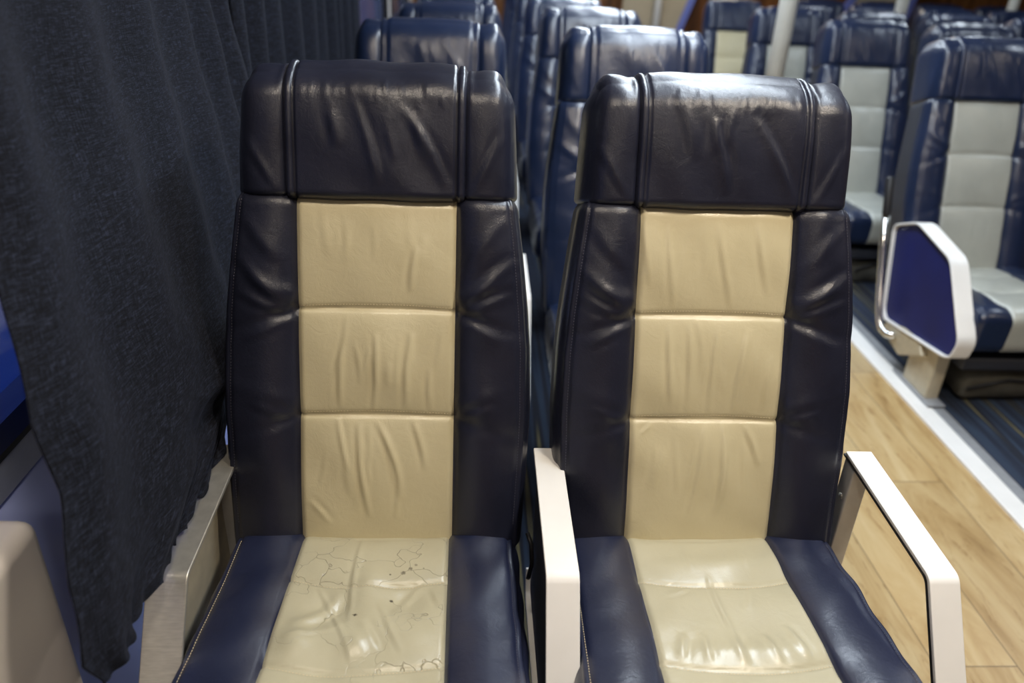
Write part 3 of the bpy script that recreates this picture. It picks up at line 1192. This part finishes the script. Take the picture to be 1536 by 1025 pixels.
X0, X1 = 1.497 - gx, 1.557 - gx
outer = rounded_closed(pf, 0.03)
inner = rounded_closed(inset_poly(pf, 0.0075), 0.026)
ar = ring_prism('armrest', outer, inner, X0, X1, M['white'], protoG)
ar['label'] = 'white armrest frame around a deep blue side panel'
prism_x('side_panel', inset_poly(pf, 0.0072), X0 + 0.012, X1 - 0.012, M['bluefabric'], ar)
prism_x('armrest_bracket', [(a_ - gy, b_ / SB) for a_, b_ in ((2.36, 0.185), (2.47, 0.16), (2.49, 0.12), (2.35, 0.085), (2.22, 0.15), (2.26, 0.19))], X0 + 0.004, X1 - 0.006, M['beige_metal'], ar, 0.004)
# leg and plate
box('leg', 1.522 - gx, 2.166 - gy, 0.012, 1.568 - gx, 2.318 - gy, 0.19 / SB, M['beige_metal'], protoG, 0.004)
box('floor_plate', 1.512 - gx, 2.12 - gy, 0.010, 1.572 - gx, 2.37 - gy, 0.018, M['greymetal'], protoG, 0.002)
# bent chrome lever with black grip
lp = [(1.472 - gx, 2.633 - gy, 0.545), (1.472 - gx, 2.58 - gy, 0.40), (1.472 - gx, 2.50 - gy, 0.21), (1.472 - gx, 2.468 - gy, 0.158), (1.476 - gx, 2.45 - gy, 0.138), (1.484 - gx, 2.42 - gy, 0.130), (1.500 - gx, 2.39 - gy, 0.140)]
lp = [(a_, b_, c_ / SB) for a_, b_, c_ in lp]
lg = [(1.472 - gx, 2.612 - gy, 0.505 / SB), (1.472 - gx, 2.615 - gy, 0.515 / SB), (1.472 - gx, 2.652 - gy, 0.630 / SB), (1.472 - gx, 2.655 - gy, 0.638 / SB)]
lv = tube('lever', lp, 0.0115, M['chrome'], ar, seg=14)
tube('lever_grip', lg, [0.012, 0.0145, 0.0145, 0.009], M['black'], lv, seg=14)

protoG2 = make_seat('passenger_seat', (1.82, 3.58, 0), 0.312 / SB, PAL_G, 0.0085, 91, False, deep=0.135, cth=0.125)
protoC = make_seat('passenger_seat', (1.80, 5.61, 0), 0.258 / SB, PAL_B, 0.010, 93, False)
armrest(protoG2, 0.312 / SB, -0.257, w=0.03, dark_edge=False)
armrest(protoC, 0.258 / SB, -0.257, w=0.03, dark_edge=False)
# (row, seats from the aisle)
cross = [(1, 3.58, 0.0, 2, protoG2), (2, 4.555, -0.025, 4, None), (3, 5.61, 0.0, 5, protoC), (4, 6.62, -0.03, 4, None)]
SEATN = ['aisle', 'second-from-aisle', 'third-from-aisle', 'fourth-from-aisle', 'fifth-from-aisle', 'sixth-from-aisle']
for r, yy, zj, n, pr in cross:
    for k in range(n):
        src = protoG2 if r in (1, 2) else protoC
        if k == 0 and pr is not None:
            o = pr
        else:
            o = copy_tree(src)
        o.location = (1.80 + 0.02 * (r == 1) + 0.51 * (k + (2 if r == 4 else 0)), yy, 0)
        o.scale = (1, 1, SB * (1 + zj / 1.0))
        pale = 'grey' if src is protoG2 else 'cream'
        if r == 4:
            lab = f"navy leather seat in the farthest row across the aisle, {('leftmost', 'second from the left', 'third from the left', 'rightmost')[k]}"
        else:
            lab = f'navy and {pale} leather {SEATN[k]} seat in the {ORD[r - 1]} row across the aisle'
        tag(o, lab, 'seat', 'seats across the aisle')

# bags under the seats across the aisle


def bag(name, loc, sx, sy_, sz, seed):
    xs = lin(-sx, sx, 0.02)
    ys = lin(-sy_, sy_, 0.02)
    zs = lin(0.0, sz, 0.02)

    def shp(P, Q, D):
        rs = np.random.RandomState(seed)
        h = np.zeros(len(P))
        for k in range(8):
            f = rs.uniform(8, 30, 3)
            h += 0.004 * np.sin(P @ f + rs.uniform(0, 6))
        R = Q + D * h[:, None]
        R[:, 2] = np.maximum(R[:, 2], 0.0) * (1 - 0.35 * ((R[:, 0] / sx) ** 2) * 0.6)
        return R
    root = empty(name, loc)
    mesh_obj('bag_body', *block(xs, ys, zs, (0.05, 0.05, 0.07), shp)['all'], M['bag'], root)
    tube('piping', [(-sx * .9, -sy_ * 1.0, 0.06), (-sx * .3, -sy_ * 1.03, 0.10), (sx * .4, -sy_ * 1.03, 0.09), (sx * .9, -sy_, 0.03)], 0.005, M['black'], root, seg=8)
    return root


b1 = bag('duffel_bag', (1.835, 2.34, 0.009), 0.21, 0.19, 0.135, 3)
tag(b1, 'soft grey brown bag stowed under the nearest seat across the aisle', 'bag')
b2 = bag('duffel_bag', (1.82, 3.34, 0.009), 0.12, 0.17, 0.108, 5)
tag(b2, 'dark soft bag stowed under the second-row seat across the aisle', 'bag')


# ------------------------------------------------------------------ curtain
def curtain(name, y_of, x_base, folds, zr, ny, nz, frill=0.0, m=None, ylen=1.0, sag=None):
    us = np.linspace(0, 1, ny)
    vsn = np.linspace(0, 1, nz)
    V, UV = [], []
    for v in vsn:
        for u in us:
            y, z = y_of(u, v)
            x = x_base(u, v, y, z)
            f = folds(u, v)
            V.append((x + f, y, z))
            UV.append((u * ylen, z))
    F = []
    for j in range(nz - 1):
        for i in range(ny - 1):
            a = j * ny + i
            F.append((a, a + 1, a + ny + 1, a + ny))
    o = mesh_obj(name, V, F, m or M['curtain'], None, uv=UV)
    so = o.modifiers.new('solid', 'SOLIDIFY')
    so.thickness = 0.0025
    so.offset = -1
    return o


def sm1(u):
    u = min(1, max(0, u))
    return u * u * (3 - 2 * u)


ZTOP = 2.02


def hemz(u):
    # along the hem from the near edge to the seat back, with small scallops of the gathered fabric
    return 0.604 + 0.0022 * math.sin(u * 88) + 0.03 * sm1((u - 0.86) / 0.12) - 0.004 * sm1((0.12 - u) / 0.12)


def yof1(u, v):
    z = hemz(u) + (ZTOP - hemz(u)) * v ** 1.35
    yl = np.interp(z, [0.60, 0.65, 0.73, 0.81, 0.885, 0.98, 1.07, 1.26, 2.05], [0.590, 0.572, 0.606, 0.654, 0.667, 0.717, 0.761, 0.80, 0.82])
    yr = np.interp(z, [0.60, 0.618, 0.635, 0.66, 0.80, 1.0, 1.3, 2.0], [1.04, 1.10, 1.28, 1.48, 1.62, 1.66, 1.68, 1.68])
    return yl + (yr - yl) * u, z


def xb1(u, v, y, z):
    q = sm1((z - 0.6) / 0.7)
    x = -0.386 - 0.118 * q
    x -= 0.010 * sm1((y - 1.02) / 0.15) * (1 - q)
    return x


PH = [0.0, 0.07, 0.20, 0.33, 0.44, 0.56, 0.63, 0.74, 0.80, 0.88, 0.94, 1.0]


def folds1(u, v):
    up = sm1(v / 0.35)
    k = np.interp(u + 0.012 * math.sin(5 * v), PH, np.arange(len(PH)))
    f = -math.cos(k * math.pi)
    a = 0.0120 * (0.50 + 0.50 * up) * (0.75 + 0.25 * math.sin(7 * u + 1))
    x = a * f
    r = sm1((u - 0.25) / 0.35)
    # the cloth sags into a bulge that folds over above the armrest
    c = 0.175 - 0.17 * (u - 0.35)
    x += 0.034 * math.exp(-((v - c) / (0.060 if v > c else 0.020)) ** 2) * r
    x -= 0.012 * math.exp(-((v - c + 0.045) / 0.022) ** 2) * r
    # gathers of the hem
    fr = math.exp(-v / 0.055)
    x += 0.0032 * fr * math.sin(u * 88 + 2 * math.sin(u * 11) + 30 * v)
    x += 0.0022 * math.sin(26 * v + 9 * u) * math.sin(14 * u + 3 * v) + 0.0012 * math.sin(60 * v - 31 * u)
    return x


c1 = curtain('curtain', yof1, xb1, folds1, None, 460, 300, ylen=1.25)
tag(c1, 'dark charcoal blue window curtain gathered beside the front seat, hem resting on the armrest', 'curtain')


def yof2(u, v):
    z = 0.58 + (ZTOP - 0.58) * v
    return 1.74 + 1.85 * u, z


def xb2(u, v, y, z):
    return -0.505


def folds2(u, v):
    f = math.sin(u * 2 * math.pi * 10 + 1.2 * math.sin(9 * u))
    return 0.018 * f + 0.004 * math.sin(u * 40 + v * 5)


c2 = curtain('curtain', yof2, xb2, folds2, None, 420, 40, ylen=2.4)
tag(c2, 'dark blue window curtain hanging behind the front seats, beside the second row', 'curtain')

# rail the curtains hang from
rail = tube('curtain_rail', [(-0.505, -0.4, 2.045), (-0.505, 3.6, 2.045)], 0.010, M['steel'])
tag(rail, 'metal rail above the windows that the dark curtains hang from', 'curtain rail')

# ------------------------------------------------------------------ setting
XW = 5.9
YF = 8.6
YR = -2.2


def st(o, label=None):
    o['kind'] = 'structure'
    if label:
        o['label'] = label
    return o


st(box('floor', -0.9, YR, -0.05, XW, YF, 0.0, M['floor']), 'light oak plank aisle floor')
st(box('trim_1', 1.465, YR, -0.01, 1.530, YF, 0.009, M['white'], bevel=0.002), 'white edge strip between planks and carpet')
st(box('trim_2', 1.5305, YR, -0.01, 1.568, YF, 0.0095, M['greymetal'], bevel=0.001), 'grey metal seat track beside the white strip')
st(box('floor_carpet_right', 1.568, YR, -0.01, XW, YF, 0.008, M['carpet']), 'dark navy striped carpet under the seats')
st(box('floor_carpet_left', -0.68, YR, -0.01, 0.60, YF, 0.006, M['carpet']), 'dark carpet under the paired seats')
st(box('ceiling', -0.9, YR, CEIL, XW, YF, CEIL + 0.06, M['ceiling']))
st(box('wall_front', -0.9, YF, -0.05, XW, YF + 0.08, CEIL + 0.05, M['wood']), 'brown wood panelled end wall')
st(box('wall_rear', -0.9, YR - 0.08, -0.05, XW, YR, CEIL + 0.05, M['wood']))
st(box('wall_right', XW, YR, -0.05, XW + 0.08, YF, CEIL + 0.05, M['wood']))
# window wall: panel below, header above, piers between windows
WIN = [(-0.7, 1.55), (2.75, 4.3), (4.6, 6.1), (6.4, 7.9)]
parts = [(-0.74, YR, -0.05, -0.655, YF, 0.672), (-0.74, YR, 1.72, -0.655, YF, CEIL + 0.05)]
edges = [YR] + [e for w in WIN for e in w] + [YF]
for a, b in zip(edges[0::2], edges[1::2]):
    parts.append((-0.74, a, 0.672, -0.655, b, 1.72))
V, F = boxmesh(parts)
st(mesh_obj('wall_left', V, F, M['wallcream'], smooth=False), 'pale panelled wall with the windows')
for i, (a, b) in enumerate(WIN):
    w = empty(f'window_{i + 1}', (-0.69, (a + b) / 2, 0.672))
    st(w, 'side window, deep blue dusk outside')
    ym = (a + b) / 2
    g = box('pane', -0.004, a - ym, 0.0, 0.004, b - ym, 1.048, M['glass'], w)
    Vf, Ff = boxmesh([(0.010, a - ym, 0.0, 0.05, b - ym, 0.010), (0.010, a - ym, 1.038, 0.05, b - ym, 1.048), (0.010, a - ym, 0.010, 0.05, a - ym + 0.02, 1.038), (0.010, b - ym - 0.02, 0.010, 0.05, b - ym, 1.038)])
    mesh_obj('window_seal', Vf, Ff, M['black'], w, smooth=False)
# rail under the window, with screws
rl = empty('trim_3', (-0.655, 0, 0.615))
st(rl, 'blue grey rail with screws under the windows')
box('rail', 0.0, YR + 0.01, 0.0, 0.012, YF - 0.01, 0.056, M['bluewall'], rl, 0.002)
for yy in np.arange(-0.36, 7.5, 0.46):
    s_ = tube('screw', [(0.0115, yy + 0.10, 0.012), (0.0145, yy + 0.10, 0.012)], 0.0065, M['steel'], rl, seg=12)
# curved sill under the rail
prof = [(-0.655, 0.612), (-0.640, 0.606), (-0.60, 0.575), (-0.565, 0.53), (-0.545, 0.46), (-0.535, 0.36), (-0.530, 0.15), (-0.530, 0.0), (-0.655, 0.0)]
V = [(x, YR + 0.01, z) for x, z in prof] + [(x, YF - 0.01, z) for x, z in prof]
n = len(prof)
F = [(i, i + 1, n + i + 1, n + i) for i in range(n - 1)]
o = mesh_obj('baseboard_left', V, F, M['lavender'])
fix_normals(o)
st(o, 'smooth curved lower wall panel, blue light painted in as lavender')
st(box('warm_patch_box', -0.654, -0.35, 0.0, -0.505, 0.735, 0.715, M['wallcream'], bevel=0.02, seg=5), 'off-white rounded box added for the warm-lit part of the lower left wall')  # added box, its pale shape stands for warm light on the near wall

# lamps
LAMPAT = {(0.80, 0.48): 'the aisle just before the front seats', (-0.10, 0.42): 'the cushion of the curtain-side front seat', (0.30, -1.2): 'the floor well before the two front seats',
          (0.72, 1.75): 'the second row beside the aisle', (0.80, 3.60): 'the third and fourth rows beside the aisle', (0.80, 5.20): 'the fifth row beside the aisle',
          (0.80, 6.90): 'the far end of the aisle', (3.0, 2.6): 'the nearest seats right of the aisle', (3.0, 5.0): 'the far rows right of the aisle',
          (3.0, 0.4): 'the carpet right of the aisle', (2.2, 7.4): 'the floor before the wood panelled end wall'}
for lx, ly, sx, sy_, w, c in LAMPS:
    e = empty('ceiling_lamp', (lx, ly, CEIL))
    tag(e, ('warm small square' if sx == sy_ else 'cool white strip' if c == COOL else 'warm white strip') + ' ceiling lamp above ' + LAMPAT[(lx, ly)], 'lamp', 'ceiling lamps')
    box('lamp_housing', -sx / 2 - 0.02, -sy_ / 2 - 0.02, -0.035, sx / 2 + 0.02, sy_ / 2 + 0.02, 0, M['white'], e, 0.004)
    box('diffuser', -sx / 2, -sy_ / 2, -0.040, sx / 2, sy_ / 2, -0.034, M['lampw'] if c == WARM else M['lampc'], e)

# poles
PO = [('floor-to-ceiling beige pole standing in the aisle before the third row', 1.498, 4.02, 0.043, 'pole'),
      ('pale pole at the far right behind the rows', 3.93, 6.05, 0.036, 'pole'),
      ('pale pole between the slanted panels, right of the aisle', 2.59, 5.06, 0.036, 'pole'),
      ('thin white pole in front of the beige end wall panel', 1.80, 8.35, 0.035, 'white')]
for lab, x, y, r, mm in PO:
    e = empty('grab_pole', (x, y, 0.0))
    tag(e, lab, 'pole')
    tube('pole_tube', [(0, 0, 0.012), (0, 0, CEIL - 0.012)], r, M[mm], e, seg=24)
    tube('floor_flange', [(0, 0, 0.009), (0, 0, 0.018)], r + 0.025, M['greymetal'], e, seg=24)
    tube('ceiling_flange', [(0, 0, CEIL - 0.016), (0, 0, CEIL - 0.001)], r + 0.025, M['greymetal'], e, seg=24)


# slanted beige partitions with blue edges at the far end
def slant(name, lab, y, pts, thick=0.04, blue=(0, 1)):
    # pts: bottom-left, bottom-right, top-right, top-left in (x,z)
    e = empty(name, (0, y, 0))
    tag(e, lab, 'partition')
    (a, b, c, d) = [np.array(p, float) for p in pts]
    V = [(p[0], 0, p[1]) for p in (a, b, c, d)] + [(p[0], thick, p[1]) for p in (a, b, c, d)]
    F = [(0, 1, 2, 3), (7, 6, 5, 4), (0, 4, 5, 1), (1, 5, 6, 2), (2, 6, 7, 3), (3, 7, 4, 0)]
    mesh_obj('panel', V, F, M['beige_panel'], e, smooth=False)
    w = 0.07
    if 1 in blue:
        V = [(b[0], -0.01, b[1]), (b[0] + w, -0.01, b[1]), (c[0] + w, -0.01, c[1]), (c[0], -0.01, c[1])]
        V += [(v[0], thick + 0.01, v[2]) for v in V]
        mesh_obj('edge_trim', V, F, M['bluetrim'], e, smooth=False)
    if 0 in blue:
        V = [(a[0] - w, -0.01, a[1]), (a[0], -0.01, a[1]), (d[0], -0.01, d[1]), (d[0] - w, -0.01, d[1])]
        V += [(v[0], thick + 0.01, v[2]) for v in V]
        mesh_obj('edge_trim', V, F, M['bluetrim'], e, smooth=False)
    return e


slant('partition_panel', 'slanted beige partition panel with blue edge ahead of the aisle', 8.40, [(1.43, 0.0), (1.83, 0.0), (2.55, 2.2), (1.50, 2.2)], blue=(1,))
slant('partition_panel', 'slanted beige partition panel with blue edges above the rows right of the aisle', 8.30, [(3.22, 0.0), (4.10, 0.0), (4.60, 2.2), (4.55, 2.2)], blue=(0, 1))


# small warm light low on the far end wall
dv = RC @ np.array([(1384 - 768) / FPX, -(66 - 512) / FPX, -1.0])
pt = dv * (8.56 / dv[1])
wl = empty('wall_lamp', (pt[0], 8.6, CAMH + pt[2]))
tag(wl, 'small warm glowing light low on the far wood panelled wall', 'lamp')
box('lamp_housing', -0.05, -0.03, -0.07, 0.05, 0.0, 0.07, M['white'], wl, 0.004)
box('diffuser', -0.04, -0.04, -0.06, 0.04, -0.029, 0.06, M['lampw'], wl, 0.003)
